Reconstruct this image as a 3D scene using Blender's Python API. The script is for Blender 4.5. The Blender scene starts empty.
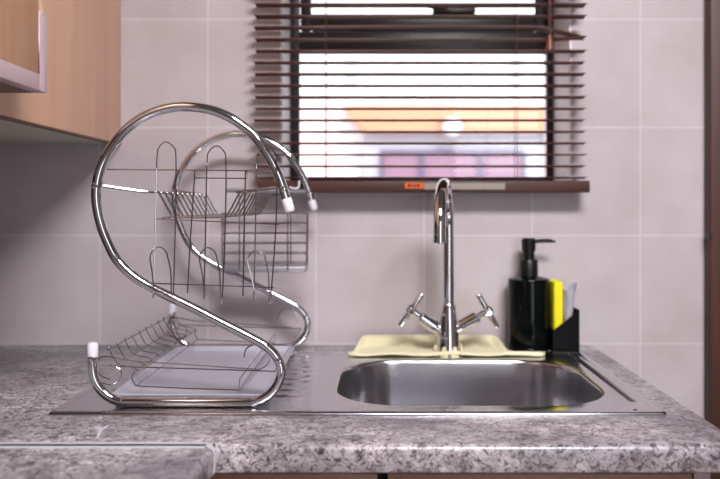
import bpy, bmesh, math, random
from mathutils import Vector, Matrix

# ------------------------------------------------------------------ camera, world, lights, exposure
SC = bpy.context.scene
COL = SC.collection
F, D, CX, CY = 760.0, 1.42, 377.0, 205.0        # focal length in pixels, distance to the tiled wall, horizon point
ZC = 1.1616                                      # camera height (worktop at 0.90)

cam_data = bpy.data.cameras.new('camera')
cam = bpy.data.objects.new('camera', cam_data)
COL.objects.link(cam)
cam.location = (0, -D, ZC)
cam.rotation_euler = (math.pi / 2, 0, 0)
cam_data.sensor_width = 36
cam_data.lens = 36 * F / 720
cam_data.shift_x = -(CX - 360) / 720
cam_data.shift_y = -(239.5 - CY) / 720
cam_data.clip_start = 0.02
cam_data.dof.use_dof = True
cam_data.dof.focus_distance = 1.0
cam_data.dof.aperture_fstop = 3.4
SC.camera = cam

world = bpy.data.worlds.new('sky')
SC.world = world
world.use_nodes = True
wn = world.node_tree
bg = wn.nodes['Background']
bg.inputs['Color'].default_value = (0.86, 0.90, 1.0, 1)
bg.inputs['Strength'].default_value = 3.4

sun_data = bpy.data.lights.new('sun', 'SUN')
sun_data.energy = 3.6
sun_data.angle = 0.01
sun_data.color = (1, 0.95, 0.88)
sun = bpy.data.objects.new('sun', sun_data)
sun.rotation_euler = (math.radians(42), 0, math.radians(22))
COL.objects.link(sun)

def area(name, loc, rot, sx, sy, power, color):
    l = bpy.data.lights.new(name, 'AREA')
    l.shape = 'RECTANGLE'; l.size = sx; l.size_y = sy
    l.energy = power; l.color = color
    o = bpy.data.objects.new(name, l)
    o.location = loc; o.rotation_euler = rot
    COL.objects.link(o)
    return o
# the ceiling lamp's light (just under its diffuser) and an added fill light at the unseen door behind the camera
area('ceiling_lamp_light', (0.45, -1.75, 2.42), (0, 0, 0), 0.8, 0.55, 77, (1.0, 0.955, 0.985))
area('door_fill_light', (0.9, -3.12, 1.25), (math.radians(90), 0, 0), 0.8, 1.9, 2, (0.92, 0.93, 1.0))

SC.view_settings.view_transform = 'Standard'
SC.view_settings.look = 'None'
SC.view_settings.gamma = 1.0
SC.view_settings.exposure = 0.0
SC.view_settings.use_curve_mapping = False

# ------------------------------------------------------------------ helpers
def at(x, y, d):
    """a pixel of the photo at distance d in front of the camera"""
    return Vector(((x - CX) * d / F, d - D, ZC - (y - CY) * d / F))

def lin(c):
    return tuple((v / 12.92 if v <= 0.04045 else ((v + 0.055) / 1.055) ** 2.4) for v in (x / 255 for x in c))

MATS = {}
def mat(name, color=(200, 200, 200), rough=0.5, metal=0.0, **kw):
    m = bpy.data.materials.new(name)
    m.use_nodes = True
    b = m.node_tree.nodes['Principled BSDF']
    b.inputs['Base Color'].default_value = (*lin(color), 1)
    b.inputs['Roughness'].default_value = rough
    b.inputs['Metallic'].default_value = metal
    for k, v in kw.items():
        b.inputs[k.replace('_', ' ')].default_value = v
    MATS[name] = m
    return m

def nodes(m):
    nt = m.node_tree
    return nt, nt.nodes['Principled BSDF'], lambda t, **kw: _new(nt, t, kw)

def _new(nt, t, kw):
    n = nt.nodes.new(t)
    for k, v in kw.items():
        setattr(n, k, v)
    return n

def ramp(n, stops):
    cr = n.color_ramp
    while len(cr.elements) < len(stops):
        cr.elements.new(0.5)
    for e, (p, c) in zip(cr.elements, stops):
        e.position = p
        e.color = (*lin(c), 1) if len(c) == 3 else c

# --- materials
def tile_material():
    m = mat('wall_tile', (205, 194, 196), 0.38)
    nt, b, N = nodes(m)
    tc = N('ShaderNodeTexCoord'); sep = N('ShaderNodeSeparateXYZ')
    nt.links.new(tc.outputs['Object'], sep.inputs[0])
    ax = N('ShaderNodeMath', operation='ADD'); ax.inputs[1].default_value = 0.3158 + 4.04
    az = N('ShaderNodeMath', operation='ADD'); az.inputs[1].default_value = -0.9028 + 4.04
    nt.links.new(sep.outputs['X'], ax.inputs[0]); nt.links.new(sep.outputs['Z'], az.inputs[0])
    cmb = N('ShaderNodeCombineXYZ')
    nt.links.new(ax.outputs[0], cmb.inputs[0]); nt.links.new(az.outputs[0], cmb.inputs[1])
    br = N('ShaderNodeTexBrick', offset=0.0, squash=1.0)
    br.inputs['Scale'].default_value = 1
    br.inputs['Brick Width'].default_value = 0.202
    br.inputs['Row Height'].default_value = 0.202
    br.inputs['Mortar Size'].default_value = 0.0022
    br.inputs['Mortar Smooth'].default_value = 0.35
    br.inputs['Bias'].default_value = 0
    br.inputs['Color1'].default_value = (*lin((196, 188, 191)), 1)
    br.inputs['Color2'].default_value = (*lin((191, 182, 186)), 1)
    br.inputs['Mortar'].default_value = (*lin((209, 202, 205)), 1)
    nt.links.new(cmb.outputs[0], br.inputs['Vector'])
    ns = N('ShaderNodeTexNoise'); ns.inputs['Scale'].default_value = 9; ns.inputs['Detail'].default_value = 5
    nt.links.new(cmb.outputs[0], ns.inputs['Vector'])
    rp = N('ShaderNodeValToRGB'); ramp(rp, [(0.35, (243, 239, 238)), (0.65, (255, 255, 255))])
    nt.links.new(ns.outputs['Fac'], rp.inputs[0])
    mx = N('ShaderNodeMix', data_type='RGBA', blend_type='MULTIPLY'); mx.inputs[0].default_value = 1
    nt.links.new(br.outputs['Color'], mx.inputs[6]); nt.links.new(rp.outputs[0], mx.inputs[7])
    nt.links.new(mx.outputs[2], b.inputs['Base Color'])
    bp = N('ShaderNodeBump', invert=True); bp.inputs['Strength'].default_value = 0.15; bp.inputs['Distance'].default_value = 0.002
    nt.links.new(br.outputs['Fac'], bp.inputs['Height'])
    nt.links.new(bp.outputs[0], b.inputs['Normal'])
    return m

def laminate_material():
    m = mat('grey_marble_laminate', (150, 140, 142), 0.28)
    nt, b, N = nodes(m)
    tc = N('ShaderNodeTexCoord'); mp = N('ShaderNodeMapping')
    mp.inputs['Scale'].default_value = (0.85, 1.0, 1.0)
    nt.links.new(tc.outputs['Object'], mp.inputs[0])
    n1 = N('ShaderNodeTexNoise'); n1.inputs['Scale'].default_value = 46; n1.inputs['Detail'].default_value = 8; n1.inputs['Roughness'].default_value = 0.68; n1.inputs['Distortion'].default_value = 0.6
    n2 = N('ShaderNodeTexNoise'); n2.inputs['Scale'].default_value = 150; n2.inputs['Detail'].default_value = 7; n2.inputs['Roughness'].default_value = 0.72; n2.inputs['Distortion'].default_value = 1.2
    n3 = N('ShaderNodeTexNoise'); n3.inputs['Scale'].default_value = 6; n3.inputs['Detail'].default_value = 3
    for n in (n1, n2, n3):
        nt.links.new(mp.outputs[0], n.inputs['Vector'])
    r1 = N('ShaderNodeValToRGB'); ramp(r1, [(0.32, (118, 112, 115)), (0.47, (182, 175, 178)), (0.66, (218, 212, 215))])
    nt.links.new(n1.outputs['Fac'], r1.inputs[0])
    r2 = N('ShaderNodeValToRGB'); ramp(r2, [(0.37, (24, 23, 29)), (0.435, (132, 130, 136)), (0.50, (255, 255, 255))])
    nt.links.new(n2.outputs['Fac'], r2.inputs[0])
    r3 = N('ShaderNodeValToRGB'); ramp(r3, [(0.38, (168, 166, 170)), (0.60, (255, 253, 253))])
    nt.links.new(n3.outputs['Fac'], r3.inputs[0])
    mx = N('ShaderNodeMix', data_type='RGBA', blend_type='MULTIPLY'); mx.inputs[0].default_value = 0.85
    nt.links.new(r1.outputs[0], mx.inputs[6]); nt.links.new(r2.outputs[0], mx.inputs[7])
    m2 = N('ShaderNodeMix', data_type='RGBA', blend_type='MULTIPLY'); m2.inputs[0].default_value = 1
    nt.links.new(mx.outputs[2], m2.inputs[6]); nt.links.new(r3.outputs[0], m2.inputs[7])
    # thin dark cracks like veins
    v = N('ShaderNodeTexVoronoi', feature='DISTANCE_TO_EDGE'); v.inputs['Scale'].default_value = 48
    dn = N('ShaderNodeMix', data_type='RGBA', blend_type='LINEAR_LIGHT'); dn.inputs[0].default_value = 0.06
    nt.links.new(mp.outputs[0], dn.inputs[6]); nt.links.new(n1.outputs['Color'], dn.inputs[7])
    nt.links.new(dn.outputs[2], v.inputs['Vector'])
    rv = N('ShaderNodeValToRGB'); ramp(rv, [(0.0, (48, 46, 52)), (0.06, (255, 255, 255))])
    nt.links.new(v.outputs['Distance'], rv.inputs[0])
    rm = N('ShaderNodeValToRGB'); ramp(rm, [(0.42, (0, 0, 0)), (0.56, (255, 255, 255))])
    nt.links.new(n3.outputs['Fac'], rm.inputs[0])
    m3 = N('ShaderNodeMix', data_type='RGBA', blend_type='MULTIPLY')
    nt.links.new(rm.outputs[0], m3.inputs[0])
    nt.links.new(m2.outputs[2], m3.inputs[6]); nt.links.new(rv.outputs[0], m3.inputs[7])
    nt.links.new(m3.outputs[2], b.inputs['Base Color'])
    return m

def wood_material(name, c1, c2, rough=0.45, scale=1.0, axis=2):
    m = mat(name, c1, rough)
    nt, b, N = nodes(m)
    tc = N('ShaderNodeTexCoord'); mp = N('ShaderNodeMapping')
    s = [22 * scale] * 3; s[axis] = 1.6 * scale
    mp.inputs['Scale'].default_value = s
    nt.links.new(tc.outputs['Object'], mp.inputs[0])
    n = N('ShaderNodeTexNoise'); n.inputs['Scale'].default_value = 1.4; n.inputs['Detail'].default_value = 6; n.inputs['Distortion'].default_value = 0.5
    nt.links.new(mp.outputs[0], n.inputs['Vector'])
    r = N('ShaderNodeValToRGB'); ramp(r, [(0.3, c2), (0.7, c1)])
    nt.links.new(n.outputs['Fac'], r.inputs[0])
    nt.links.new(r.outputs[0], b.inputs['Base Color'])
    return m

def brushed_material():
    m = mat('stainless_steel', (205, 204, 208), 0.27, 1.0)
    nt, b, N = nodes(m)
    tc = N('ShaderNodeTexCoord'); mp = N('ShaderNodeMapping'); mp.inputs['Scale'].default_value = (20, 500, 500)
    nt.links.new(tc.outputs['Object'], mp.inputs[0])
    n = N('ShaderNodeTexNoise'); n.inputs['Scale'].default_value = 2.5; n.inputs['Detail'].default_value = 4
    nt.links.new(mp.outputs[0], n.inputs['Vector'])
    mr = N('ShaderNodeMapRange'); mr.inputs['To Min'].default_value = 0.17; mr.inputs['To Max'].default_value = 0.22
    nt.links.new(n.outputs['Fac'], mr.inputs['Value']); nt.links.new(mr.outputs[0], b.inputs['Roughness'])
    return m

def glass_material():
    m = bpy.data.materials.new('window_glass'); m.use_nodes = True
    nt = m.node_tree
    nt.nodes.remove(nt.nodes['Principled BSDF'])
    out = nt.nodes['Material Output']
    tr = nt.nodes.new('ShaderNodeBsdfTransparent'); tr.inputs[0].default_value = (0.96, 0.97, 0.97, 1)
    gl = nt.nodes.new('ShaderNodeBsdfGlossy'); gl.inputs['Roughness'].default_value = 0.02
    fr = nt.nodes.new('ShaderNodeFresnel'); fr.inputs[0].default_value = 1.45
    mx = nt.nodes.new('ShaderNodeMixShader')
    nt.links.new(fr.outputs[0], mx.inputs[0]); nt.links.new(tr.outputs[0], mx.inputs[1]); nt.links.new(gl.outputs[0], mx.inputs[2])
    nt.links.new(mx.outputs[0], out.inputs['Surface'])
    return m

M_TILE = tile_material()
M_LAM = laminate_material()
M_BEECH = wood_material('beech_panel', (230, 188, 156), (220, 174, 142), 0.42)
M_BEECH2 = wood_material('beech_door', (206, 158, 112), (186, 134, 92), 0.4)
M_EDGE = mat('pale_edge_band', (196, 170, 176), 0.35)
M_LIP = mat('pale_wood_lip', (206, 176, 148), 0.4)
M_UNDER = mat('grey_melamine', (196, 193, 176), 0.5)
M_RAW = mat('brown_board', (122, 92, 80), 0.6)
M_BASED = wood_material('base_door_wood', (176, 142, 120), (160, 124, 102), 0.5, 1.0, 0)
M_STEEL = brushed_material()
M_CHROME = mat('chrome', (222, 222, 226), 0.07, 1.0)
M_WIRE = mat('chrome_wire', (178, 174, 176), 0.2, 1.0)
M_BAR = mat('grey_coated_bar', (148, 146, 150), 0.4, 0.4)
M_CAP = mat('white_plastic_cap', (226, 226, 232), 0.35)
M_TRAY = mat('lilac_grey_plastic', (184, 182, 194), 0.3)
M_MAT = mat('pale_yellow_silicone', (231, 225, 186), 0.45)
M_BLACK = mat('black_gloss', (4, 9, 9), 0.12, Specular_IOR_Level=0.22)
M_HOLD = mat('black_matt', (8, 9, 11), 0.45, Specular_IOR_Level=0.12)
M_BLACKP = mat('black_plastic', (8, 8, 9), 0.35)
M_SPONGE = mat('yellow_sponge', (236, 226, 30), 0.9)
M_PAD = mat('grey_mesh', (172, 170, 184), 0.6)
M_BLIND = wood_material('mahogany_slat', (112, 48, 26), (80, 32, 16), 0.5, 1.0, 0)
M_BLIND.node_tree.nodes['Principled BSDF'].inputs['Specular IOR Level'].default_value = 0.25
M_RAIL = wood_material('mahogany_rail', (78, 45, 37), (58, 31, 25), 0.45, 1.0, 0)
M_CORD = mat('brown_cord', (96, 62, 48), 0.8)
M_TASSEL = mat('tassel_wood', (112, 64, 46), 0.4)
M_ORANGE = mat('orange_sticker', (214, 96, 22), 0.4)
M_INK = mat('dark_ink', (70, 30, 16), 0.5)
M_LABEL = mat('grey_label', (150, 140, 132), 0.4)
M_FRAME = mat('dark_window_frame', (30, 22, 26), 0.35)
M_WHITE = mat('white_paint', (246, 243, 246), 0.6)
M_CEIL = mat('ceiling_white', (150, 147, 145), 0.8)
M_ROOM = mat('room_wall_paint', (96, 86, 82), 0.7)
M_FLOOR = mat('floor_tile', (92, 80, 74), 0.4)
M_DOORW = wood_material('dark_door_wood', (76, 38, 24), (54, 26, 16), 0.5)
M_GLASS = glass_material()
M_STRIP = mat('aluminium_strip', (186, 187, 191), 0.7, 0.0)
M_SEAL = mat('grey_sealant', (196, 190, 192), 0.5)
M_DARK = mat('gap_shade', (30, 26, 26), 0.7)
M_DIFF = mat('lamp_diffuser', (250, 246, 244), 0.5)
M_DIFF.node_tree.nodes['Principled BSDF'].inputs['Emission Color'].default_value = (1, 0.95, 0.94, 1)
M_DIFF.node_tree.nodes['Principled BSDF'].inputs['Emission Strength'].default_value = 3.0

# --- mesh building
class MB:
    def __init__(s):
        s.v = []; s.f = []
    def add(s, verts, faces):
        o = len(s.v)
        s.v += [tuple(v) for v in verts]
        s.f += [tuple(i + o for i in f) for f in faces]
    def box(s, lo, hi, bevel=0.0, seg=2):
        bm = bmesh.new()
        bmesh.ops.create_cube(bm, size=1)
        for v in bm.verts:
            v.co = Vector([lo[i] + (hi[i] - lo[i]) * (v.co[i] + 0.5) for i in range(3)])
        if bevel:
            bmesh.ops.bevel(bm, geom=list(bm.edges), offset=bevel, segments=seg, profile=0.5, affect='EDGES')
        bm.verts.index_update()
        s.add([v.co[:] for v in bm.verts], [[v.index for v in f.verts] for f in bm.faces])
        bm.free()
    def rings(s, rings, closed=True, cap0=True, cap1=True):
        n = len(rings[0]); o = len(s.v); fs = []
        m = n if closed else n - 1
        for i in range(len(rings) - 1):
            for j in range(m):
                k = (j + 1) % n
                fs.append((i * n + j, i * n + k, (i + 1) * n + k, (i + 1) * n + j))
        if cap0: fs.append(tuple(range(n - 1, -1, -1)))
        if cap1: fs.append(tuple((len(rings) - 1) * n + j for j in range(n)))
        s.add([p for r in rings for p in r], fs)
    def tube(s, pts, r, n=8, closed=False, caps=True):
        pts = [Vector(p) for p in pts]
        m = len(pts); T = []
        for i in range(m):
            if closed: t = pts[(i + 1) % m] - pts[i - 1]
            else: t = pts[min(i + 1, m - 1)] - pts[max(i - 1, 0)]
            T.append(t.normalized())
        a = Vector((0, 0, 1)) if abs(T[0].z) < 0.9 else Vector((0, 1, 0))
        u = (a - T[0] * a.dot(T[0])).normalized()
        rs = r if isinstance(r, (list, tuple)) else [r] * m
        rings = []
        for i in range(m):
            u = (u - T[i] * u.dot(T[i])).normalized()
            w = T[i].cross(u)
            rings.append([pts[i] + (u * math.cos(2 * math.pi * k / n) + w * math.sin(2 * math.pi * k / n)) * rs[i] for k in range(n)])
        if closed: rings.append(rings[0])
        s.rings(rings, True, caps and not closed, caps and not closed)
    def lathe(s, prof, c=(0, 0, 0), axis=(0, 0, 1), n=32):
        ax = Vector(axis).normalized()
        a = Vector((1, 0, 0)) if abs(ax.x) < 0.9 else Vector((0, 1, 0))
        u = (a - ax * a.dot(ax)).normalized(); w = ax.cross(u); c = Vector(c)
        s.rings([[c + ax * h + (u * math.cos(2 * math.pi * k / n) + w * math.sin(2 * math.pi * k / n)) * r for k in range(n)] for r, h in prof])
    def prism(s, poly, y0, y1):
        """poly in (x, z), extruded along y"""
        s.rings([[(x, y0, z) for x, z in poly], [(x, y1, z) for x, z in poly]])
    def grid(s, xs, ys, fz):
        n = len(xs)
        s.add([(x, y, fz(x, y)) for y in ys for x in xs],
              [(j * n + i, j * n + i + 1, (j + 1) * n + i + 1, (j + 1) * n + i) for j in range(len(ys) - 1) for i in range(n - 1)])
    def build(s, name, material, parent=None, angle=35, fix=True):
        me = bpy.data.meshes.new(name)
        me.from_pydata(s.v, [], s.f)
        bm = bmesh.new(); bm.from_mesh(me)
        bmesh.ops.remove_doubles(bm, verts=bm.verts, dist=1e-6)
        if fix: bmesh.ops.recalc_face_normals(bm, faces=bm.faces)
        bm.to_mesh(me); bm.free()
        me.shade_smooth()
        me.set_sharp_from_angle(angle=math.radians(angle))
        me.materials.append(material)
        o = bpy.data.objects.new(name, me)
        COL.objects.link(o)
        if parent:
            o.parent = parent
            o.location = -world_loc(parent)      # mesh points are written in world space
        return o

def world_loc(o):
    p = Vector(o.location)
    while o.parent:
        o = o.parent; p = p + Vector(o.location)
    return p

def tag(o, label, cat, group=None):
    o['label'] = label; o['category'] = cat
    if group: o['group'] = group
    return o

def thing(name, label, cat, loc, group=None):
    o = bpy.data.objects.new(name, None)
    o.empty_display_size = 0.05
    o.location = loc
    COL.objects.link(o)
    return tag(o, label, cat, group)

def struct(o):
    o['kind'] = 'structure'
    return o

def spline(pts, n=6, closed=False):
    """Catmull-Rom through the points"""
    P = [Vector(p) for p in pts]; out = []
    m = len(P)
    rng = range(m) if closed else range(m - 1)
    for i in rng:
        if closed: a, b, c, d = P[i - 1], P[i], P[(i + 1) % m], P[(i + 2) % m]
        else: a, b, c, d = P[max(i - 1, 0)], P[i], P[i + 1], P[min(i + 2, m - 1)]
        for k in range(n):
            t = k / n
            out.append(0.5 * ((2 * b) + (c - a) * t + (2 * a - 5 * b + 4 * c - d) * t * t + (3 * b - a - 3 * c + d) * t ** 3))
    if not closed: out.append(P[-1])
    return out

def lin_space(a, b, n):
    return [a + (b - a) * i / (n - 1) for i in range(n)]

# ------------------------------------------------------------------ setting: room shell
XL, XR, YR, ZT = -0.78, 1.75, -3.2, 2.5
WX0, WX1, WZ0, WZ1 = -0.181, 0.364, 1.190, 1.86         # window opening
w = MB()
T = 0.24
w.box((XL - 0.1, 0, 0), (WX0, T, ZT)); w.box((WX1, 0, 0), (XR + 0.1, T, ZT))
w.box((WX0, 0, 0), (WX1, T, WZ0)); w.box((WX0, 0, WZ1), (WX1, T, ZT))
wall_back = struct(w.build('wall_back', M_TILE))
w = MB(); w.box((XL - 0.1, YR - 0.1, 0), (XL, 0, ZT)); struct(w.build('wall_left', M_ROOM))
w = MB(); w.box((XR, YR - 0.1, 0), (XR + 0.1, 0, ZT)); struct(w.build('wall_right', M_ROOM))
w = MB(); w.box((XL - 0.1, YR - 0.1, 0), (XR + 0.1, YR, ZT)); struct(w.build('wall_rear', M_ROOM))
w = MB(); w.box((XL - 0.1, YR - 0.1, -0.1), (XR + 0.1, T, 0)); struct(w.build('floor', M_FLOOR))
w = MB(); w.box((XL - 0.1, YR - 0.1, ZT), (XR + 0.1, T, ZT + 0.1)); struct(w.build('ceiling', M_CEIL))
w = MB(); w.box((-12, T, -0.15), (12, 22, -0.05)); struct(w.build('ground', mat('paving', (170, 160, 150), 0.8)))
# white reveal lining of the window opening
w = MB()
e = 0.004
w.box((WX0, 0.001, WZ0), (WX0 + e, 0.13, WZ1)); w.box((WX1 - e, 0.001, WZ0), (WX1, 0.13, WZ1))
w.box((WX0, 0.001, WZ1 - e), (WX1, 0.13, WZ1))
struct(w.build('trim_1', M_WHITE))
w = MB(); w.box((WX0, 0.001, WZ0), (WX1, 0.13, WZ0 + 0.006)); struct(w.build('trim_2', M_WHITE))

# window: dark frame, fixed lower pane, top-hung sash
win = bpy.data.objects.new('window_1', None); win.location = (0.09, 0.15, WZ0); COL.objects.link(win); struct(win)
y0, y1 = 0.13, 0.150
w = MB()
w.box((WX0, y0, WZ0), (-0.159, y1, WZ1), 0.002); w.box((0.349, y0, WZ0), (WX1, y1, WZ1), 0.002)
w.box((-0.159, y0, WZ0), (0.349, y1, 1.2167), 0.002); w.box((-0.159, y0, 1.4718), (0.349, y1, 1.515), 0.002)
w.box((-0.159, y0, 1.83), (0.349, y1, WZ1), 0.002)
w.build('window_frame', M_FRAME, win)
w = MB()
w.box((-0.157, y0 + 0.004, 1.517), (-0.1347, y1 - 0.003, 1.828), 0.003); w.box((0.3245, y0 + 0.004, 1.517), (0.347, y1 - 0.003, 1.828), 0.003)
w.box((-0.1347, y0 + 0.004, 1.517), (0.3245, y1 - 0.003, 1.553), 0.003); w.box((-0.1347, y0 + 0.004, 1.80), (0.3245, y1 - 0.003, 1.828), 0.003)
w.build('window_sash', M_FRAME, win)
w = MB()
w.box((0.113, y0 - 0.016, 1.549), (0.2, y0 + 0.006, 1.562), 0.004); w.tube([(0.155, y0 - 0.01, 1.556), (0.10, y0 - 0.02, 1.562)], 0.004)
w.build('stay_handle', M_FRAME, win)
w = MB(); w.box((-0.159, 0.138, 1.2167), (0.349, 0.142, 1.4718)); w.build('pane', M_GLASS, win)
w = MB(); w.box((-0.1347, 0.138, 1.553), (0.3245, 0.142, 1.80)); w.build('pane', M_GLASS, win)

# door frame of dark wood at the right end of the tiled wall
dr = bpy.data.objects.new('door_1', None); dr.location = (1.0, -0.02, 0); COL.objects.link(dr); struct(dr)
w = MB(); w.box((0.6105, -0.03, 0), (0.70, -0.001, 2.12), 0.003); w.box((1.50, -0.03, 0), (1.585, -0.001, 2.12), 0.003); w.box((0.70, -0.03, 2.04), (1.50, -0.001, 2.12), 0.003)
w.build('door_frame', M_DOORW, dr)
w = MB(); w.box((0.704, -0.02, 0.005), (1.496, -0.004, 2.036), 0.002); w.build('door_leaf', M_DOORW, dr)
w = MB(); w.lathe([(0.02, 0), (0.02, 0.006), (0.008, 0.008), (0.008, 0.03), (0.024, 0.04), (0.024, 0.055), (0.012, 0.06)], (0.76, -0.02, 1.02), (0, -1, 0)); w.build('door_knob', M_CHROME, dr)
w = MB(); w.box((0.607, -0.034, 1.10), (0.612, -0.012, 1.107)); w.build('hinge', M_FRAME, dr)

# unseen glazed door added behind the camera, its pane glows for fill and reflections
d2 = bpy.data.objects.new('fill_door', None); d2.location = (0.9, YR + 0.02, 0); COL.objects.link(d2); struct(d2)
w = MB()
w.box((0.44, YR + 0.001, 0), (0.5, YR + 0.05, 2.28)); w.box((1.3, YR + 0.001, 0), (1.36, YR + 0.05, 2.28)); w.box((0.5, YR + 0.001, 2.22), (1.3, YR + 0.05, 2.28)); w.box((0.5, YR + 0.001, 0.0), (1.3, YR + 0.05, 0.28))
w.build('door_frame', M_DOORW, d2)
m_fill = mat('fill_pane', (235, 238, 245), 0.2)
m_fill.node_tree.nodes['Principled BSDF'].inputs['Emission Color'].default_value = (0.9, 0.94, 1, 1)
m_fill.node_tree.nodes['Principled BSDF'].inputs['Emission Strength'].default_value = 1.6
w = MB(); w.box((0.5, YR + 0.01, 0.28), (1.3, YR + 0.016, 2.22)); w.build('pane', m_fill, d2)

# ceiling lamp
cl = thing('ceiling_light', 'white rectangular ceiling light fitting behind the camera', 'ceiling light', (0.45, -1.75, 2.5))
w = MB(); w.box((0.02, -2.06, 2.455), (0.88, -1.44, 2.499), 0.006); w.build('housing', M_WHITE, cl)
w = MB(); w.box((0.04, -2.04, 2.435), (0.86, -1.46, 2.456), 0.006); w.build('diffuser', M_DIFF, cl)

# ------------------------------------------------------------------ outside: the house across
EY = 4.5; ED = EY + D
hs = thing('house', 'white house with orange band and mauve windows seen blurred through the window', 'house', (0.5, EY, -0.05))
M_HW = mat('house_white', (240, 238, 238), 0.8); M_HO = mat('house_terracotta', (214, 150, 118), 0.8)
M_HG = mat('house_grey', (176, 176, 184), 0.8); M_HP = mat('house_pane', (150, 120, 138), 0.25); M_HF = mat('house_frame', (104, 92, 116), 0.5)
p = lambda x, y, d=ED: at(x, y, d)
w = MB(); w.box((-1.6, EY + 0.12, -0.05), (3.0, EY + 2.5, 3.0)); w.build('upper_wall', M_HW, hs)
w = MB(); w.box((-1.8, EY - 0.1, 3.001), (3.2, EY + 2.6, 3.12)); w.build('roof', M_HG, hs)
w = MB(); w.box((p(363, 0).x, EY, -0.05), (p(640, 0).x, EY + 2.5, p(0, 133).z)); w.build('lower_wall', M_HG, hs)
w = MB(); w.prism([(p(343, 0).x, p(0, 106).z), (p(640, 0).x, p(0, 106).z), (p(640, 0).x, p(0, 133).z), (p(366, 0).x, p(0, 133).z), (p(352, 0).x, p(0, 121).z)], EY - 0.08, EY + 1.0)
w.build('orange_band', M_HO, hs)
f_ = MB()
x0, x1, z0, z1 = p(380, 0).x, p(524, 0).x, p(0, 200).z, p(0, 150).z
f_.box((x0, EY - 0.03, z1 - 0.03), (x1, EY, z1)); f_.box((x0, EY - 0.03, z0), (x1, EY, z0 + 0.03))
for px in (380, 418, 477, 521):
    xx = p(px, 0).x; f_.box((xx, EY - 0.03, z0 + 0.03), (xx + (0.05 if px in (418, 477) else 0.03), EY, z1 - 0.03))
fo = f_.build('window', M_HF, hs)
w = MB(); w.box((x0, EY - 0.012, z0), (x1, EY - 0.001, z1)); w.build('pane', M_HP, fo)
for px in (345, 515):
    w = MB(); w.box((p(px, 0).x, EY + 0.09, p(0, 76).z), (p(px + 11, 0).x, EY + 0.119, p(0, 55).z)); w.build('window', mat('small_window', (205, 208, 226), 0.3), hs)
pl = thing('porch_light', 'round white bulkhead lamp with grey hood on the orange band outside', 'outdoor lamp', p(452, 127, EY - 0.08 + D))
c = p(452, 127, EY - 0.086 + D)
w = MB(); w.lathe([(0.075, 0), (0.075, 0.02), (0.065, 0.06), (0.03, 0.085)], c, (0, -1, 0)); w.build('globe', mat('lamp_globe', (250, 250, 250), 0.3), pl)
w = MB(); w.box((c.x - 0.09, c.y - 0.07, c.z + 0.03), (c.x + 0.09, c.y, c.z + 0.05), 0.008); w.build('shadow', mat('lamp_shadow', (120, 112, 112), 0.6), pl)  # shadow above the globe, built as a grey bar
w = MB(); w.box((-3.5, 3.5, -0.05), (p(338, 0, 4.92).x, 3.7, p(0, 96, 4.92).z))
tag(w.build('boundary_wall', mat('pink_plaster', (244, 214, 212), 0.8)), 'pale pink plastered wall outside at the left of the window view', 'wall')

# ------------------------------------------------------------------ worktops
ZW = 0.90
SX0, SX1, SY0, SY1 = -0.4095, 0.3615, -0.477, -0.080      # sink outline
YF = -0.592
def front_profile(r=0.009, th=0.032, y=YF, back=-0.40):
    pts = [(back, ZW - th), (y + 0.004, ZW - th), (y + 0.001, ZW - th + 0.002), (y, ZW - th + 0.005)]
    for k in range(7):
        a = math.pi - (math.pi / 2) * k / 6
        pts.append((y + r + r * math.cos(a), ZW - r + r * math.sin(a)))
    pts.append((back, ZW))
    return pts
w = MB()
CI = 0.006
fp = front_profile(back=SY0 + CI)
w.rings([[(XL + 0.001, y, z) for y, z in fp], [(0.40, y, z) for y, z in fp]])
w.box((XL + 0.001, SY1 - CI, ZW - 0.032), (0.40, -0.001, ZW))
w.box((XL + 0.001, SY0 + CI, ZW - 0.032), (SX0 + CI, SY1 - CI, ZW))
w.box((SX1 - CI, SY0 + CI, ZW - 0.032), (0.40, SY1 - CI, ZW))
tag(w.build('worktop', M_LAM), 'grey marbled worktop with rounded front edge that holds the sink', 'worktop')
wt2 = thing('worktop', 'grey marbled worktop in the near left corner with a metal joint strip', 'worktop', (-0.48, -1.0, ZW - 0.032))
XE = -0.1765
w = MB()
prof = [(XL + 0.001, ZW - 0.032), (XE - 0.004, ZW - 0.032), (XE, ZW - 0.028)]
for k in range(7):
    a = (math.pi / 2) * k / 6
    prof.append((XE - 0.009 + 0.009 * math.cos(a), ZW - 0.009 + 0.009 * math.sin(a)))
prof.append((XL + 0.001, ZW))
w.prism(prof, -1.30, -0.598)
w.build('worktop_slab', M_LAM, wt2)
w = MB()
pr2 = [(XL + 0.001, ZW - 0.033), (XE - 0.003, ZW - 0.033), (XE + 0.0012, ZW - 0.028)]
for k in range(7):
    a = (math.pi / 2) * k / 6
    pr2.append((XE - 0.009 + 0.0102 * math.cos(a), ZW - 0.009 + 0.0102 * math.sin(a)))
pr2.append((XL + 0.001, ZW + 0.0012))
w.prism(pr2, -0.598, YF - 0.0003)
w.box((XL + 0.001, -0.603, ZW), (XE - 0.009, -0.585, ZW + 0.0012))
w.build('joint_strip', M_STRIP, wt2)
# sealant where worktop and tiles meet
w = MB(); w.prism([(0, 0), (0.001, 0), (0.001, 0.001), (0, 0.001)], 0, 0.0)
w = MB(); w.box((XL + 0.002, -0.005, ZW), (0.398, -0.0005, ZW + 0.004), 0.001); struct(w.build('trim_3', M_SEAL))

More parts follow.
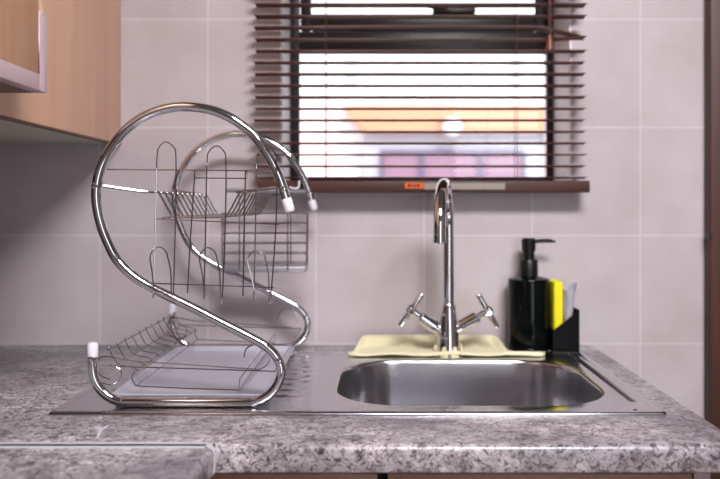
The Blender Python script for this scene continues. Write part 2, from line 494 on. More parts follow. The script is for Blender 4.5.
# base cabinets
bc = thing('base_cabinet', 'wooden base cabinet with doors under the sink worktop', 'cabinet', (0.1, -0.29, 0))
w = MB()
w.box((-0.20, -0.55, 0.1), (-0.184, -0.02, 0.866)); w.box((0.354, -0.572, 0.1), (0.372, -0.02, 0.866)); w.box((-0.184, -0.55, 0.1), (0.354, -0.02, 0.116)); w.box((-0.184, -0.026, 0.116), (0.354, -0.02, 0.70))
w.box((-0.184, -0.50, 0), (0.354, -0.485, 0.1))
w.build('carcass', M_EDGE, bc)
w = MB(); w.box((-0.184, -0.55, 0.83), (0.354, -0.535, 0.866)); w.box((-0.005, -0.55, 0.116), (0.02, -0.535, 0.83)); w.build('rail', M_DARK, bc)  # near-black colour stands in for the shade in the gap between the doors
w = MB(); w.box((-0.199, -0.572, 0.11), (0.0005, -0.552, 0.862), 0.002); dL = w.build('door', M_BASED, bc)
w = MB(); w.tube([(-0.02, -0.572, 0.70), (-0.02, -0.60, 0.70), (-0.02, -0.60, 0.58), (-0.02, -0.572, 0.58)], 0.005); w.build('handle', M_CHROME, dL)
w = MB(); w.box((0.012, -0.572, 0.11), (0.352, -0.552, 0.862), 0.002); dR = w.build('door', M_BASED, bc)
w = MB(); w.tube([(0.035, -0.572, 0.70), (0.035, -0.60, 0.70), (0.035, -0.60, 0.58), (0.035, -0.572, 0.58)], 0.005); w.build('handle', M_CHROME, dR)
bl = thing('base_cabinet', 'wooden base cabinet under the near left worktop', 'cabinet', (-0.5, -0.95, 0))
w = MB(); w.box((XL + 0.002, -1.29, 0.1), (-0.225, -0.60, 0.866)); w.box((XL + 0.002, -1.29, 0), (-0.28, -0.60, 0.1)); w.build('carcass', M_UNDER, bl)
w = MB(); w.box((-0.224, -1.285, 0.11), (-0.204, -0.605, 0.86), 0.002); w.build('door', M_BASED, bl)

# ------------------------------------------------------------------ wall cabinets at the left
XP = -0.478
ZP = at(0, 144, D).z
wc = thing('wall_cabinet', 'plain beech wall cabinet with grey underside in the far left corner', 'cabinet', (-0.63, -0.25, ZP))
w = MB(); w.box((XP - 0.016, -0.498, ZP), (XP, -0.0015, 2.2), 0.0006); w.build('side_panel', M_BEECH, wc)
w = MB(); w.box((XL + 0.002, -0.498, ZP + 0.001), (XP - 0.0165, -0.0015, ZP + 0.017)); w.build('bottom_panel', M_UNDER, wc)
w = MB(); w.box((XL + 0.002, -0.498, ZP + 0.02), (XP - 0.02, -0.0015, 2.2)); w.build('carcass', M_UNDER, wc)
w = MB(); w.box((XP - 0.0162, -0.4982, ZP - 0.0016), (XP + 0.0004, -0.0016, ZP + 0.0004)); w.build('edge_strip', M_RAW, wc)
DB = 0.92; XB = (47 - CX) * DB / F; ZB = at(0, 93, DB).z; YB = DB - D
wd = thing('wall_cabinet', 'nearer wall cabinet with pale edges round a wooden panel and brown underside', 'cabinet', (-0.59, -0.8, ZB))
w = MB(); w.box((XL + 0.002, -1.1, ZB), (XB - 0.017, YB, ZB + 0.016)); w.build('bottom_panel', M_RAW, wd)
w = MB(); w.box((XL + 0.002, -1.1, ZB + 0.0165), (XB - 0.02, YB - 0.002, 2.2)); w.build('carcass', M_UNDER, wd)
w = MB()
zt = at(0, 15, DB).z
w.box((XB - 0.0165, YB - 0.019, ZB), (XB, YB, zt), 0.0008); w.box((XB - 0.0165, -1.1, ZB), (XB, YB - 0.019, ZB + 0.0195), 0.0008)
w.build('edge_band', M_EDGE, wd)
w = MB(); w.box((XB - 0.0165, -1.1, ZB + 0.0199), (XB - 0.0012, YB - 0.0196, 2.2), 0.0006); w.build('panel', M_BEECH2, wd)
w = MB()
cv = spline([(XB - 0.006, YB - 0.010, zt - 0.001), (XB - 0.006, YB - 0.016, zt + 0.012), (XB - 0.004, YB - 0.026, zt + 0.03), (XB - 0.004, YB - 0.03, zt + 0.06), (XB - 0.004, YB - 0.03, zt + 0.2)], 6)
w.tube(cv, 0.0075, 10); w.build('curved_lip', M_LIP, wd)

# ------------------------------------------------------------------ sink
ZD = 0.9026
def rrect(x0, x1, y0, y1, r, n=10, z=0):
    pts = []
    for cx, cy, a0 in ((x1 - r, y1 - r, 0), (x0 + r, y1 - r, 90), (x0 + r, y0 + r, 180), (x1 - r, y0 + r, 270)):
        for k in range(n):
            a = math.radians(a0 + 90 * k / (n - 1))
            pts.append((cx + r * math.cos(a), cy + r * math.sin(a), z))
    return pts
snk = thing('sink', 'stainless steel single bowl sink with ribbed drainer set in the worktop', 'sink', (0, -0.27, ZW))
w = MB()
# rolled rim
rim = [(0.0, 0.9001), (0.0, 0.9014), (0.0006, 0.9026), (0.0018, 0.9036), (0.0038, 0.9042), (0.007, 0.9044), (0.0095, 0.9041), (0.012, 0.9031), (0.014, ZD)]
w.rings([rrect(SX0 + o, SX1 - o, SY0 + o, SY1 - o, max(0.006 - o * 0.2, 0.002), 6, z) for o, z in rim], True, False, False)
o = 0.014
DX0, DX1, DY0, DY1 = SX0 + o, SX1 - o, SY0 + o, SY1 - o
PX0, PX1, PY0, PY1 = -0.095, 0.3285, DY0, -0.1035
def ease(t):
    t = max(0.0, min(1.0, t)); return t * t * (3 - 2 * t)
def drain_z(x, y):
    # raised ribs running towards the bowl
    wx = ease((x + 0.385) / 0.02) * ease((-0.10 - x) / 0.02)
    wy = ease((y + 0.405) / 0.012) * ease((-0.105 - y) / 0.012)
    k = (y + 0.405) / 0.30 * 9
    s = max(0.0, math.cos(2 * math.pi * (k - 0.5)))
    return ZD + 0.0022 * s * wx * wy
w.grid(lin_space(DX0, PX0, 30), lin_space(DY0, DY1, 150), drain_z)
def groove_z(x, y):
    gx = ease((x - 0.3325) / 0.002) * ease((0.3430 - x) / 0.002)
    gy = ease((y + 0.4195) / 0.006)
    return ZD - 0.008 * gx * gy
w.grid(lin_space(PX1, DX1, 40), [DY0, -0.43] + lin_space(-0.425, -0.41, 6) + [-0.3, -0.2, PY1, DY1], groove_z)
w.grid(lin_space(PX0, PX1, 6), lin_space(PY1, DY1, 3), lambda x, y: ZD)
# bowl opening in its flat patch
BX0, BX1, BY0, BY1, BR = -0.060, 0.3195, -0.4395, -0.146, 0.095
n = 14
inner = rrect(BX0, BX1, BY0, BY1, BR, n, ZD)
outer = []
cxm, cym = (BX0 + BX1) / 2, (BY0 + BY1) / 2
for i, (x, y, z) in enumerate(inner):
    q = i // n
    sx = 1 if q in (0, 3) else -1; sy = 1 if q in (0, 1) else -1
    k = (i % n) / (n - 1)
    # walk along the patch corner
    tx, ty = (PX1 if sx > 0 else PX0), (PY1 if sy > 0 else PY0)
    ang = 90 * k
    along_y_first = q in (0, 2)
    ccx = (BX1 - BR) if sx > 0 else (BX0 + BR); ccy = (BY1 - BR) if sy > 0 else (BY0 + BR)
    f = k * 2 if k <= 0.5 else 2 - k * 2
    if along_y_first:
        pt = (tx, ccy + (ty - ccy) * f) if k <= 0.5 else (ccx + (tx - ccx) * f, ty)
    else:
        pt = (ccx + (tx - ccx) * f, ty) if k <= 0.5 else (tx, ccy + (ty - ccy) * f)
    outer.append((pt[0], pt[1], ZD))
o_ = len(w.v)
w.rings([outer, inner], True, False, False)
# cover the small leftover triangles at the patch corners
for sx, sy in ((1, 1), (-1, 1), (-1, -1), (1, -1)):
    pass
lip = [(0.0, 0), (0.0016, -0.0004), (0.0032, -0.0016), (0.0045, -0.0038), (0.005, -0.007), (0.007, -0.06), (0.009, -0.105), (0.014, -0.128), (0.026, -0.142), (0.05, -0.148)]
w.rings([rrect(BX0 + t, BX1 - t, BY0 + t, BY1 - t, max(BR - t * 0.6, 0.03), n, ZD + dz) for t, dz in lip], True, False, True)
w.build('sink_body', M_STEEL, snk, 28, fix=False)
for pface in ():
    pass
w = MB(); w.lathe([(0.042, 0), (0.042, 0.002), (0.03, 0.002), (0.026, -0.003), (0.0, -0.003)], (0.13, -0.30, ZD - 0.1478)); w.build('drain', M_CHROME, snk)

# ------------------------------------------------------------------ mixer tap
tp = thing('tap', 'chrome kitchen mixer tap with tall swan neck and two cross handles', 'tap', (0.124, -0.105, ZD))
TX, TY = at(448.5, 300, D - 0.105).x, -0.105
w = MB()
w.lathe([(0.021, 0.0), (0.021, 0.012), (0.019, 0.016), (0.0185, 0.03), (0.0165, 0.05), (0.0125, 0.078), (0.0115, 0.086), (0.0105, 0.088)], (TX, TY, ZD), n=28)
w.build('tap_body', M_CHROME, tp)
R = 0.074
nx = at(439.5, 230, D - 0.105 - 2 * R).x
dirv = Vector((nx - TX, -2 * R, 0)); dirv.normalize(); RR = Vector((nx - TX, -2 * R, 0)).length / 2
zc = at(0, 178, D - 0.105 - R).z - 0.0095 - RR
base = Vector((TX, TY, 0))
path = [base + Vector((0, 0, ZD + 0.086)), base + Vector((0, 0, ZD + 0.14)), base + Vector((0, 0, zc - 0.03))]
for k in range(21):
    a = math.pi * k / 20
    path.append(base + dirv * (RR - RR * math.cos(a)) + Vector((0, 0, zc + RR * math.sin(a))))
zend = at(0, 243, D - 0.105 - 2 * R).z
path.append(base + dirv * 2 * RR + Vector((0, 0, (zc + zend) / 2)))
path.append(base + dirv * 2 * RR + Vector((0, 0, zend)))
w = MB(); w.tube(path, 0.0095, 24); sp = w.build('spout', M_CHROME, tp)
w = MB(); pe = base + dirv * 2 * RR + Vector((0, 0, zend)); w.lathe([(0.0088, -0.0005), (0.0098, 0.0005), (0.0099, 0.012), (0.0094, 0.014)], pe, n=24); w.build('aerator', M_CHROME, sp)
for s, c0, c1 in ((-1, (438, 329), (411, 310)), (1, (458, 328), (487.6, 311))):
    d_ = D - 0.105
    a = at(*c0, d_); b = at(*c1, d_)
    ax = (b - a).normalized(); L = (b - a).length
    w = MB()
    w.lathe([(0.009, -0.004), (0.0095, 0.004), (0.0115, 0.006), (0.0115, L * 0.62), (0.0095, L * 0.66), (0.006, L * 0.7), (0.006, L)], a, ax, 20)
    vl = w.build('valve', M_CHROME, tp)
    w = MB()
    perp = Vector((-ax.z, 0, ax.x))
    for q in (perp, Vector((0, 1, 0))):
        ln = 0.033 if q is perp else 0.026
        w.tube([b - q * ln, b - q * (ln - 0.002), b - q * 0.01, b, b + q * 0.01, b + q * (ln - 0.002), b + q * ln], [0.0042, 0.0052, 0.0052, 0.0056, 0.0052, 0.0052, 0.0042], 12)
    w.lathe([(0.0085, -0.007), (0.0095, -0.004), (0.0095, 0.004), (0.0075, 0.007), (0.003, 0.009)], b, ax, 20)
    w.build('cross_handle', M_CHROME, vl)

# ------------------------------------------------------------------ silicone splash mat behind the tap
def mat_back(x):
    l = -0.112 + (0.090) * ease((x + 0.052) / 0.036)
    r = -0.022 - 0.073 * ease((x - 0.205) / 0.03)
    return min(l, r) if x > 0.1 else l
def mat_front(x):
    e1 = max(0.0, 1 - (x + 0.050) / 0.02); e2 = max(0.0, 1 - (0.288 - x) / 0.012)
    return -0.131 + 0.010 * e1 * e1 + 0.012 * e2 * e2
xs = lin_space(-0.050, 0.288, 120); nv = 22
def mat_z(x, v):
    z = 0.9063
    z += 0.0055 * math.exp(-((v - 0.05) / 0.07) ** 2)          # front lip
    wide = ease((mat_back(x) + 0.10) / 0.06)
    z += wide * (0.0 + 0.017 * ease((v - 0.62) / 0.33))          # raised back
    z += 0.0012 * math.sin(x * 60) * (1 - v)
    z += 0.0009 * max(0.0, math.cos(v * 14 * math.pi)) * (0.12 < v < 0.62) * wide
    return z
w = MB()
vs = []; fs = []
for j in range(nv + 1):
    v = j / nv
    for x in xs:
        y = mat_front(x) + (mat_back(x) - mat_front(x)) * v
        vs.append((x, y, mat_z(x, v)))
nxs = len(xs)
for j in range(nv):
    for i in range(nxs - 1):
        q = (j * nxs + i, j * nxs + i + 1, (j + 1) * nxs + i + 1, (j + 1) * nxs + i)
        cxq = sum(vs[k][0] for k in q) / 4; cyq = sum(vs[k][1] for k in q) / 4
        if (cxq - TX) ** 2 + (cyq - TY) ** 2 < 0.0235 ** 2: continue
        fs.append(q)
# thickness: a second skin below
nb = len(vs)
und = [(x, y, z - 0.003) for x, y, z in vs]
edges = {}
for f in fs:
    for k in range(4):
        e_ = (f[k], f[(k + 1) % 4]); edges[e_] = 1
side = [(a, b, b + nb, a + nb) for (a, b) in edges if (b, a) not in edges]
w.add(vs + und, fs + [tuple(k + nb for k in reversed(f)) for f in fs] + side)
sm = thing('splash_mat', 'pale yellow silicone splash mat lying round the tap base', 'mat', (0.12, -0.1, 0.9025))
w.build('mat_sheet', M_MAT, sm, 50)
for a0 in range(0, 360, 45):
    a = math.radians(a0 + 22); da = math.radians(17)
    r0, r1 = 0.0255, 0.0225
    h = 0.014
    pts = []
    for aa, rr, zz in ((a - da, r0, 0.903), (a + da, r0, 0.903), (a + da * 0.25, r1, 0.906 + h), (a - da * 0.25, r1, 0.906 + h)):
        pts.append((TX + rr * math.cos(aa), TY + rr * math.sin(aa), zz))
    pts2 = [(TX + (x - TX) * 1.07, TY + (y - TY) * 1.07, z) for x, y, z in pts]
    w = MB(); w.rings([pts, pts2]); w.build('flap', M_MAT, sm)

# ------------------------------------------------------------------ soap dispenser with caddy, sponge, scourer
BXc, BYc = at(528.5, 0, D - 0.041).x, -0.0425
db = D - 0.0425
zs = at(0, 278.5, db).z; zn = zs + 0.005
sd = thing('soap_dispenser', 'black glossy soap dispenser bottle with black pump beside the yellow sponge', 'soap dispenser', (BXc, BYc, ZW))
w = MB()
rb = 0.0368
w.lathe([(rb - 0.003, 0.0002), (rb - 0.0008, 0.001), (rb, 0.004), (rb, zs - ZW - 0.002), (rb - 0.0008, zs - ZW - 0.0002), (rb - 0.003, zs - ZW + 0.0010), (0.020, zn - ZW - 0.001), (0.0168, zn - ZW + 0.001)], (BXc, BYc, ZW), n=48)
w.build('bottle', M_BLACK, sd)
w = MB()
z0 = zn - 0.001; z1 = at(0, 259.5, db).z; z2 = at(0, 250, db).z; z3 = at(0, 238, db).z
w.lathe([(0.0165, z0), (0.0168, z1 - 0.002), (0.0155, z1), (0.0105, z1 + 0.001), (0.0105, z2 - 0.004), (0.0125, z2), (0.013, z3 - 0.003), (0.011, z3)], (BXc, BYc, 0), n=28)
pm = w.build('pump', M_BLACKP, sd)
w = MB()
pz = at(0, 241.5, db).z
w.tube(spline([(BXc + 0.008, BYc, pz), (BXc + 0.025, BYc - 0.001, pz + 0.0012), (BXc + 0.04, BYc - 0.002, pz + 0.001), (BXc + 0.0475, BYc - 0.003, pz - 0.0005)], 4), [0.0036] * 9 + [0.0022] * 4, 10)
w.build('nozzle', M_BLACKP, pm)
# open caddy with slanted rim
KX0, KX1, KY0, KY1 = BXc + rb + 0.0004, BXc + rb + 0.0475, -0.072, -0.012
zl, zr = at(0, 330, 1.36).z, at(0, 309, 1.36).z
def zk(x): return zl + (zr - zl) * (x - KX0) / (KX1 - KX0)
t = 0.0022
w = MB()
for ya, yb in ((KY0, KY0 + t), (KY1 - t, KY1)):
    w.prism([(KX0, ZW + 0.0002), (KX1, ZW + 0.0002), (KX1, zr), (KX0, zl)], ya, yb)
w.prism([(KX0, ZW + 0.0002), (KX0 + t, ZW + 0.0002), (KX0 + t, zk(KX0 + t)), (KX0, zl)], KY0 + t, KY1 - t)
w.prism([(KX1 - t, ZW + 0.0002), (KX1, ZW + 0.0002), (KX1, zr), (KX1 - t, zk(KX1 - t))], KY0 + t, KY1 - t)
w.box((KX0 + t, KY0 + t, ZW + 0.0002), (KX1 - t, KY1 - t, ZW + 0.003))
w.build('sponge_holder', M_HOLD, sd)
nt, b_, N = nodes(M_SPONGE)
tc = N('ShaderNodeTexCoord'); vo = N('ShaderNodeTexVoronoi'); vo.inputs['Scale'].default_value = 420
bp = N('ShaderNodeBump'); bp.inputs['Strength'].default_value = 0.5; bp.inputs['Distance'].default_value = 0.002
nt.links.new(tc.outputs['Object'], vo.inputs['Vector']); nt.links.new(vo.outputs['Distance'], bp.inputs['Height']); nt.links.new(bp.outputs[0], b_.inputs['Normal'])
w = MB(); w.box((KX0 + 0.0028, KY0 + 0.005, ZW + 0.02), (at(562.5, 0, 1.36).x, KY1 - 0.005, at(0, 281.5, 1.36).z), 0.004, 3)
tag(w.build('sponge', M_SPONGE), 'bright yellow sponge standing in the black holder', 'sponge')
# crumpled grey mesh scourer
w = MB()
xa = at(563.2, 0, 1.36).x; rnd = random.Random(4)
rows = []
for j in range(15):
    tz = j / 14; z = ZW + 0.02 + (at(0, 288, 1.36).z - ZW - 0.02) * tz
    ww = 0.0098 + 0.0062 * max(0, tz - 0.6) * 2.4
    ring = []
    for k in range(20):
        a = 2 * math.pi * k / 20
        wob = 1 + (0.08 + 0.12 * max(0, tz - 0.55)) * math.sin(3 * a + tz * 7) * (1 if tz > 0.55 else 0.3)
        ring.append((xa + 0.0105 + 0.35 * (ww - 0.0098) + ww * math.cos(a) * wob, (KY0 + KY1) / 2 + 0.022 * math.sin(a) * wob, z + (0.005 * math.cos(a) + 0.003 * math.sin(4 * a)) * (tz ** 3)))
    rows.append(ring)
top = [((x * 0.75 + (xa + 0.0125) * 0.25), y * 0.7 + (KY0 + KY1) / 2 * 0.3, z - 0.007) for x, y, z in rows[-1]]
w.rings(rows + [top])
tag(w.build('scourer', M_PAD, None, 60), 'grey crumpled mesh scourer standing right of the yellow sponge', 'scourer')

# ------------------------------------------------------------------ venetian blind
vb = thing('venetian_blind', 'dark brown slatted venetian blind hanging in front of the window', 'blind', (0.08, -0.04, 1.186))
YB_ = -0.04; dbl = D + YB_
sx0, sx1 = at(255, 0, dbl).x, at(585, 0, dbl).x
w = MB()
pitch = 11.5 * dbl / F
zb0 = at(0, 177.3, dbl).z
rnd = random.Random(2)
for k in range(27):
    z = zb0 + k * pitch
    jx = rnd.uniform(-0.002, 0.002)
    nsx = 40
    rows_t, rows_b = [], []
    tilt = math.radians(2.5 + rnd.uniform(-2, 2))
    for i in range(nsx):
        x = sx0 + jx + (sx1 - sx0) * i / (nsx - 1)
        dz = rnd.uniform(-0.0001, 0.0001)
        if k == 13 and x > 0.30: dz -= 0.0205 * (x - 0.30) / (sx1 - 0.30) * 0.95
        if k == 13: dz += 0.003 * math.sin((x - sx0) * 5)
        if k == 12 and x > 0.30: dz += 0.004 * (x - 0.30) / (sx1 - 0.30)
        ring = []
        for m_ in range(7):
            u = -1 + 2 * m_ / 6
            yy = YB_ + 0.0125 * u
            zz = z + dz + 0.0016 * (1 - u * u) - 0.0125 * u * math.sin(tilt) - 0.0008
            ring.append((x, yy, zz))
        ring += [(x, yy, zz - 0.0009) for x, yy, zz in reversed(ring)]
        rows_t.append(ring)
    w.rings(rows_t)
w.build('slats', M_BLIND, vb, 50)
w = MB()
rx0, rx1 = at(258, 0, dbl).x, at(588.5, 0, dbl).x
zt_, zb_ = at(0, 180.5, dbl - 0.012).z, at(0, 192.6, dbl - 0.012).z
w.box((rx0, YB_ - 0.0125, zb_), (rx1, YB_ + 0.0125, zt_), 0.003, 3)
rail = w.build('bottom_rail', M_RAIL, vb)
yf = YB_ - 0.0125
dl = D + yf
w = MB(); w.box((at(405, 0, dl).x, yf - 0.0006, at(0, 188.6, dl).z), (at(424, 0, dl).x, yf + 0.0003, at(0, 182.6, dl).z)); st = w.build('sticker', M_ORANGE, rail)
st['label'] = 'orange sticker with dark marks'
w = MB()
for px0, px1, py0, py1 in ((408, 410.5, 184.2, 187.2), (411.5, 412.5, 184, 187.2), (413.5, 416, 185, 187.2), (417, 419.5, 184.2, 187)):
    w.box((at(px0, 0, dl).x, yf - 0.0008, at(0, py1, dl).z), (at(px1, 0, dl).x, yf - 0.0005, at(0, py0, dl).z))
w.build('print_mark', M_INK, rail)
w = MB(); w.box((at(424.3, 0, dl).x, yf - 0.0005, at(0, 189.4, dl).z), (at(505, 0, dl).x, yf + 0.0003, at(0, 183, dl).z)); lb = w.build('paper_label', M_LABEL, rail)
lb['label'] = 'greyish paper label'
for px in (326, 516):
    x = at(px, 0, dbl).x
    w = MB()
    for yy in (YB_ - 0.0138, YB_ + 0.0138):
        w.tube([(x, yy, zt_ - 0.004), (x, yy, 1.77)], 0.0007, 5)
    for k in range(27):
        z = zb0 + k * pitch - 0.0022
        w.tube([(x, YB_ - 0.0138, z), (x, YB_ + 0.0138, z)], 0.0004, 4)
    w.build('ladder_cord', M_CORD, vb)
w = MB(); w.box((sx0 + 0.002, YB_ - 0.02, zb0 + 27 * pitch), (sx1 - 0.002, YB_ + 0.02, zb0 + 27 * pitch + 0.035), 0.002); w.build('head_rail', M_BLIND, vb)
tx, ty = at(549, 0, dbl - 0.022).x, YB_ - 0.022
ztp, zbt = at(0, 35, dbl - 0.022).z, at(0, 51, dbl - 0.022).z
w = MB(); w.tube([(tx, ty, ztp - 0.004), (tx + 0.001, ty, 1.78)], 0.0009, 5); w.tube([(tx + 0.003, ty, ztp - 0.004), (tx + 0.004, ty, 1.78)], 0.0009, 5)
lc = w.build('lift_cord', M_CORD, vb)
w = MB(); w.lathe([(0.0035, ztp), (0.0048, ztp - 0.006), (0.0072, zbt + 0.008), (0.0082, zbt + 0.002), (0.0066, zbt)], (tx + 0.001, ty, 0), n=20); w.build('tassel', M_TASSEL, lc)

# ------------------------------------------------------------------ dish rack
DF, DBK = 0.974, 1.352
YFR, YBR = DF - D, DBK - D
rk = thing('dish_rack', 'chrome two tier dish rack with S shaped tube ends on the drainer', 'dish rack', (-0.24, -0.25, ZW))
S = [(287.5, 203), (284.5, 193), (280.6, 181), (275.5, 169), (269, 157), (254, 135.5), (242, 125.5), (230.5, 118), (210.5, 109.8), (183.7, 106.6), (163.6, 109.2), (143.5, 116.8), (123.5, 131.8), (108.5, 152), (100, 170), (96.2, 190), (97.2, 208), (101.7, 227), (108.4, 244), (117, 260), (130, 273.5), (147, 285), (173.7, 298.5), (197, 310), (224, 324), (250.5, 337.6), (266, 346.5), (276.5, 357), (281.2, 370), (278, 384), (268, 395.5), (254, 401.5), (244, 402.3), (180, 402.3), (130, 402.3), (118, 400.8), (106.5, 395), (97, 384), (93, 370.4), (92.7, 352)]
SW = spline([at(x, y, DF) for x, y in S], 5)
TR = 0.0062
for v in SW:
    v.z = max(v.z, ZD + TR + 0.0002)
def frame(name, y):
    w = MB()
    w.tube([Vector((p.x, y, p.z)) for p in SW], TR, 18)
    fr = w.build(name, M_CHROME, rk)
    for i, j in ((0, 2), (-1, -3)):
        a = SW[i].copy(); b = SW[j].copy(); a.y = b.y = y
        ax = (a - b).normalized()
        w = MB(); w.lathe([(TR + 0.0003, -0.006), (TR + 0.0007, -0.004), (TR + 0.0007, 0.009), (TR - 0.0005, 0.0115), (TR - 0.003, 0.0125)], a, ax, 18)
        w.build('end_cap', M_CAP, fr)
    for px, py in ((96.3, 186), (284, 189), (279.5, 360), (93, 358)):
        c = at(px, py, DF); c.y = y
        w = MB(); w.lathe([(0.0034, 0.0055), (0.0038, 0.0075), (0.0026, 0.0094), (0.0006, 0.0099)], c, (0, -1, 0), 10)
        w.build('screw', M_CHROME, fr)
    return fr
frame('tube_frame', YFR)
fb = frame('tube_frame', YBR)
for fx in (-0.325, -0.165):
    w = MB(); w.lathe([(0.005, ZW + 0.0002), (0.006, ZW + 0.0012), (0.0055, ZW + 0.0045), (0.003, ZW + 0.006)], (fx, YBR, 0), n=16); w.build('foot', M_CAP, fb)
WR = 0.00088
# cup hook panel at the front
w = MB()
DP, DH = 0.965, 0.934
def hook(l, r, top, bl, br, hl, hr, htop):
    """closed wire: tall hairpin behind, bent forward at the bottom into a cup hook"""
    (tx_, ty_) = top; (hx, hy) = htop
    pts = [at(l, ty_ + 17, DP), at(l + (tx_ - l) * 0.25, ty_ + 5, DP), at(tx_, ty_, DP), at(r - (r - tx_) * 0.25, ty_ + 5, DP), at(r, ty_ + 17, DP),
           at(r - 0.6, (ty_ + br[1]) / 2, DP), at(br[0], br[1] - 6, DP), at(br[0] - 1, br[1] + 1.5, (DP + DH) / 2), at(br[0] - 2, br[1] - 5, DH),
           at((br[0] + hr - 2) / 2 + 1, (hy + br[1]) / 2, DH), at(hr, hy + 11, DH), at(hr - 2.5, hy + 4, DH), at(hx, hy, DH), at(hl + 2.5, hy + 4, DH), at(hl, hy + 11, DH),
           at((bl[0] + hl) / 2, (hy + bl[1]) / 2, DH), at(bl[0], bl[1] - 5, DH), at(bl[0] - 1, bl[1] + 1.5, (DP + DH) / 2), at(bl[0] - 0.5, bl[1] - 6, DP),
           at((l + bl[0]) / 2, (ty_ + bl[1]) / 2, DP)]
    w.tube(spline(pts, 5, True), WR, 7, True)
hook(157, 176, (166, 142), (154, 295), (173.5, 298), 150, 168, (159, 247))
hook(207, 226, (216.5, 146), (204.5, 298), (222.5, 301), 199.5, 217, (208, 247.6))
hook(256.6, 276.6, (266.5, 147), (254.5, 299), (271, 301), 247.5, 266, (255.5, 250.5))
w.tube([at(195, 170, DP), at(190, 245, DP), at(187.5, 293, DP)], WR, 7)
w.tube([at(245.5, 170, DP), at(244, 240, DP), at(243, 296, DP)], WR, 7)
w.tube([at(195, 170, DP - 0.002), at(195.3, 178, DP - 0.002), at(247, 178.5, DP - 0.002), at(247, 170.5, DP - 0.002)], WR, 7)
w.tube([at(107, 169.5, DF - 0.004), at(180, 170, DP + 0.002), at(276, 171, DF - 0.004)], WR * 1.15, 7)
w.tube([at(157, 218.8, DP + 0.002), at(279, 224.5, DP + 0.002)], WR, 7)
w.tube([at(155, 283.4, DP + 0.002), at(274, 287.5, DP + 0.002)], WR, 7)
w.build('cup_hook_panel', M_WIRE, rk)
# upper basket: trough of slanting dividers
w = MB()
UL, UR, UBL, UBR = -0.3035, -0.183, -0.279, -0.207
ZU, ZUB = at(0, 191.5, DF).z, at(0, 218, DF).z
ya, yb = YFR + 0.015, YBR - 0.012
w.tube([(UL, ya, ZU), (UL, yb, ZU)], 0.0018, 8); w.tube([(UR, ya + 0.02, ZU), (UR, yb, ZU)], 0.0018, 8)
w.tube([(UBL, ya, ZUB), (UBL, yb, ZUB)], WR, 7); w.tube([(UBR, ya, ZUB), (UBR, yb, ZUB)], WR, 7)
for k in range(11):
    y = YFR + 0.066 + (YBR - 0.02 - YFR - 0.066) * k / 10
    w.tube(spline([(UL, y, ZU + 0.001), (UL + 0.006, y, ZU - 0.002), (UBL - 0.004, y, ZUB + 0.006), (UBL + 0.006, y, ZUB), (UBR - 0.006, y, ZUB), (UBR + 0.004, y, ZUB + 0.006), (UR - 0.006, y, ZU - 0.002), (UR, y, ZU + 0.001)], 4), 0.0013, 7)
w.build('upper_basket', M_WIRE, rk)
for y in (YFR, YBR):
    s_ = 1 if y == YFR else -1
    a = at(103, 186, DF); a.y = y
    w = MB(); w.tube([a, (UL - 0.006, y + s_ * 0.012, ZU + 0.001), (UL + 0.004, y + s_ * 0.017, ZU)], 0.0023, 8); w.build('basket_strut', M_WIRE, rk)
    b = at(283, 187, DF); b.y = y
    w = MB(); w.tube([b, (UR + 0.02, y + s_ * 0.012, ZU + 0.001), (UR - 0.002, y + s_ * 0.03, ZU)], 0.0023, 8); w.build('basket_strut', M_WIRE, rk)
# lower basket
w = MB()
def floor_wire(y, s_):
    d = 1.0
    k = lambda x, yy: Vector((at(x, yy, d).x, y, at(x, yy, d).z))
    w.tube(spline([k(112, 378), k(103, 374), k(98, 364), k(103, 356), k(114, 356), k(140, 360), k(200, 364), k(250, 367.5), k(262, 367.5), k(270, 360), k(268, 348), k(258, 343), k(248, 347), k(245, 356)], 6), WR * 1.1, 7)
    w.tube(spline([k(96.5, 372), k(104, 381), k(114, 383), k(122, 378), k(123, 370), k(117, 365), k(111, 364)], 5), WR, 7)
    w.tube([k(117, 365), k(276, 370)], WR, 7)
    w.tube(spline([k(138, 384.5), k(134, 377), k(136, 371)], 4), WR, 7)
    w.tube([k(138, 384.5), k(190, 387), k(240, 388.5), k(241, 377)], WR, 7)
floor_wire(YFR + 0.018, 1)
floor_wire(YBR - 0.018, -1)
ya, yb = YFR + 0.018, YBR - 0.018
def atz(x, y): p_ = at(x, y, 1.0); return p_.x, p_.z
for px, py in ((136, 371), (241, 377), (138, 384.5), (240, 388.5), (276, 369)):
    X, Z = atz(px, py); w.tube([(X, ya, Z), (X, yb, Z)], WR * 1.1, 7)
XT, ZT_ = atz(109, 349); XM, ZM = atz(117.6, 364)
w.tube([(XT, ya, ZT_), (XT, yb, ZT_)], WR * 1.1, 7); w.tube([(XM, ya, ZM), (XM, yb, ZM)], WR, 7)
XQ, ZQ = atz(136, 371)
for k in range(11):
    y = ya + 0.01 + (yb - ya - 0.02) * k / 10
    w.tube(spline([(XT - 0.001, y, ZT_ + 0.002), (XT + 0.001, y, ZT_ - 0.004), (XM, y, ZM), (XQ - 0.004, y, ZQ + 0.004), (XQ + 0.002, y, ZQ)], 4), 0.00075, 7)
    w.lathe([(0.0001, -0.0018), (0.0018, -0.001), (0.0018, 0.001), (0.0001, 0.0018)], (XT - 0.001, y, ZT_ + 0.002), n=8)
w.build('lower_basket', M_WIRE, rk)
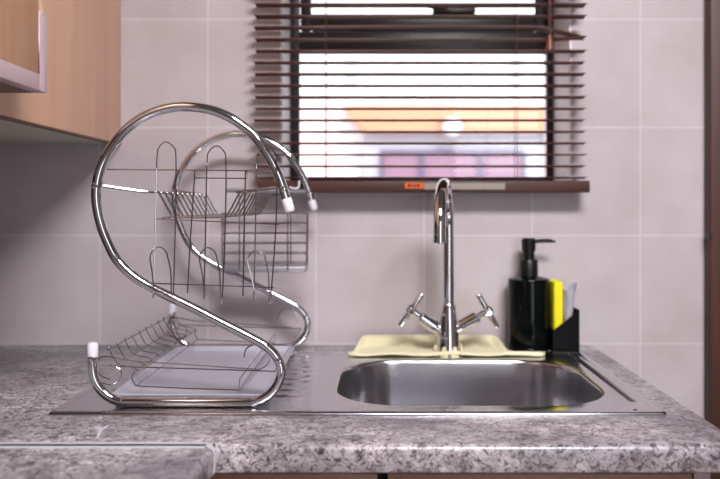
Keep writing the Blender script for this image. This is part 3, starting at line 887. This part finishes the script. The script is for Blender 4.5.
# drip tray under the rack
w = MB()
tz0 = 0.9050
TX0, TX1, TY0, TY1 = -0.347, -0.142, YFR + 0.010, YBR - 0.026
prof = [(0.012, tz0), (0.006, tz0 + 0.0008), (0.003, tz0 + 0.003), (0.0008, tz0 + 0.009), (0, tz0 + 0.0102), (0.0002, tz0 + 0.011), (0.0022, tz0 + 0.011), (0.003, tz0 + 0.0102), (0.0055, tz0 + 0.004), (0.008, tz0 + 0.0025), (0.013, tz0 + 0.002)]
w.rings([rrect(TX0 + o, TX1 - o, TY0 + o, TY1 - o, max(0.016 - o * 0.5, 0.004), 8, z) for o, z in prof], True, True, True)
tag(w.build('drip_tray', M_TRAY), 'shallow lilac grey plastic drip tray lying under the dish rack', 'tray')

# wire cutlery basket hung on the back of the rack
cb = thing('cutlery_basket', 'small wire cutlery basket with grey bottom bar hung on the rack back', 'basket', (-0.195, -0.10, 1.05))
w = MB()
gx0, gx1 = -0.2665, -0.1215; gy0, gy1 = YBR - 0.055, YBR - 0.012
gz0, gz1 = at(0, 268, 1.33).z, at(0, 190.5, 1.35).z
for k in range(6):
    z = gz0 + 0.010 + (at(0, 213, 1.35).z - gz0 - 0.010) * k / 5
    w.tube(rrect(gx0, gx1, gy0, gy1, 0.008, 4, z), 0.0009, 6, True)
for x in (at(243, 0, 1.33).x, at(290, 0, 1.33).x):
    for y in (gy0 - 0.001, gy1 + 0.001):
        w.tube([(x, y, gz0), (x, y, gz1)], 0.0011, 6)
for fy in (0.3, 0.7):
    y = gy0 + (gy1 - gy0) * fy
    w.tube([(gx0, y, gz0 + 0.006), (gx0 - 0.001, y, at(0, 213, 1.35).z)], 0.0011, 6); w.tube([(gx1, y, gz0 + 0.006), (gx1 + 0.001, y, at(0, 213, 1.35).z)], 0.0011, 6)
w.build('wire_grid', M_WIRE, cb)
w = MB(); w.box((gx0, gy0, gz0 - 0.005), (gx1, gy1, gz0 + 0.0055), 0.003); w.build('bottom_bar', M_BAR, cb)
w = MB()
w.tube([(gx0, gy1 + 0.001, gz1), (at(306, 0, 1.35).x, gy1 + 0.001, gz1 - 0.002)], 0.0036, 10)
w.build('top_rail', M_BAR, cb)
w = MB(); hx = at(299, 0, 1.345).x
w.tube(spline([(hx - 0.016, gy1 - 0.002, gz1 + 0.006), (hx - 0.006, gy1 - 0.004, gz1 + 0.003), (hx, gy1 - 0.002, gz1 + 0.006), (hx + 0.001, gy1, gz1 + 0.017)], 5), 0.0016, 8)
w.build('hook', M_CAP, cb)

# curled sliver of white, drawn as a thin tube, on the worktop
w = MB()
k = lambda x, y: at(x, y, ZW_D(y)) + Vector((0, 0, 0.0006))
def ZW_D(y): return (ZC - ZW) * F / (y - CY)
w.tube(spline([k(97.5, 438), k(99.5, 433), k(103, 429), k(108, 426)], 5), 0.0007, 6)
tag(w.build('white_squiggle', M_CAP), 'tiny curled white sliver lying on the worktop in front of the rack', 'squiggle')
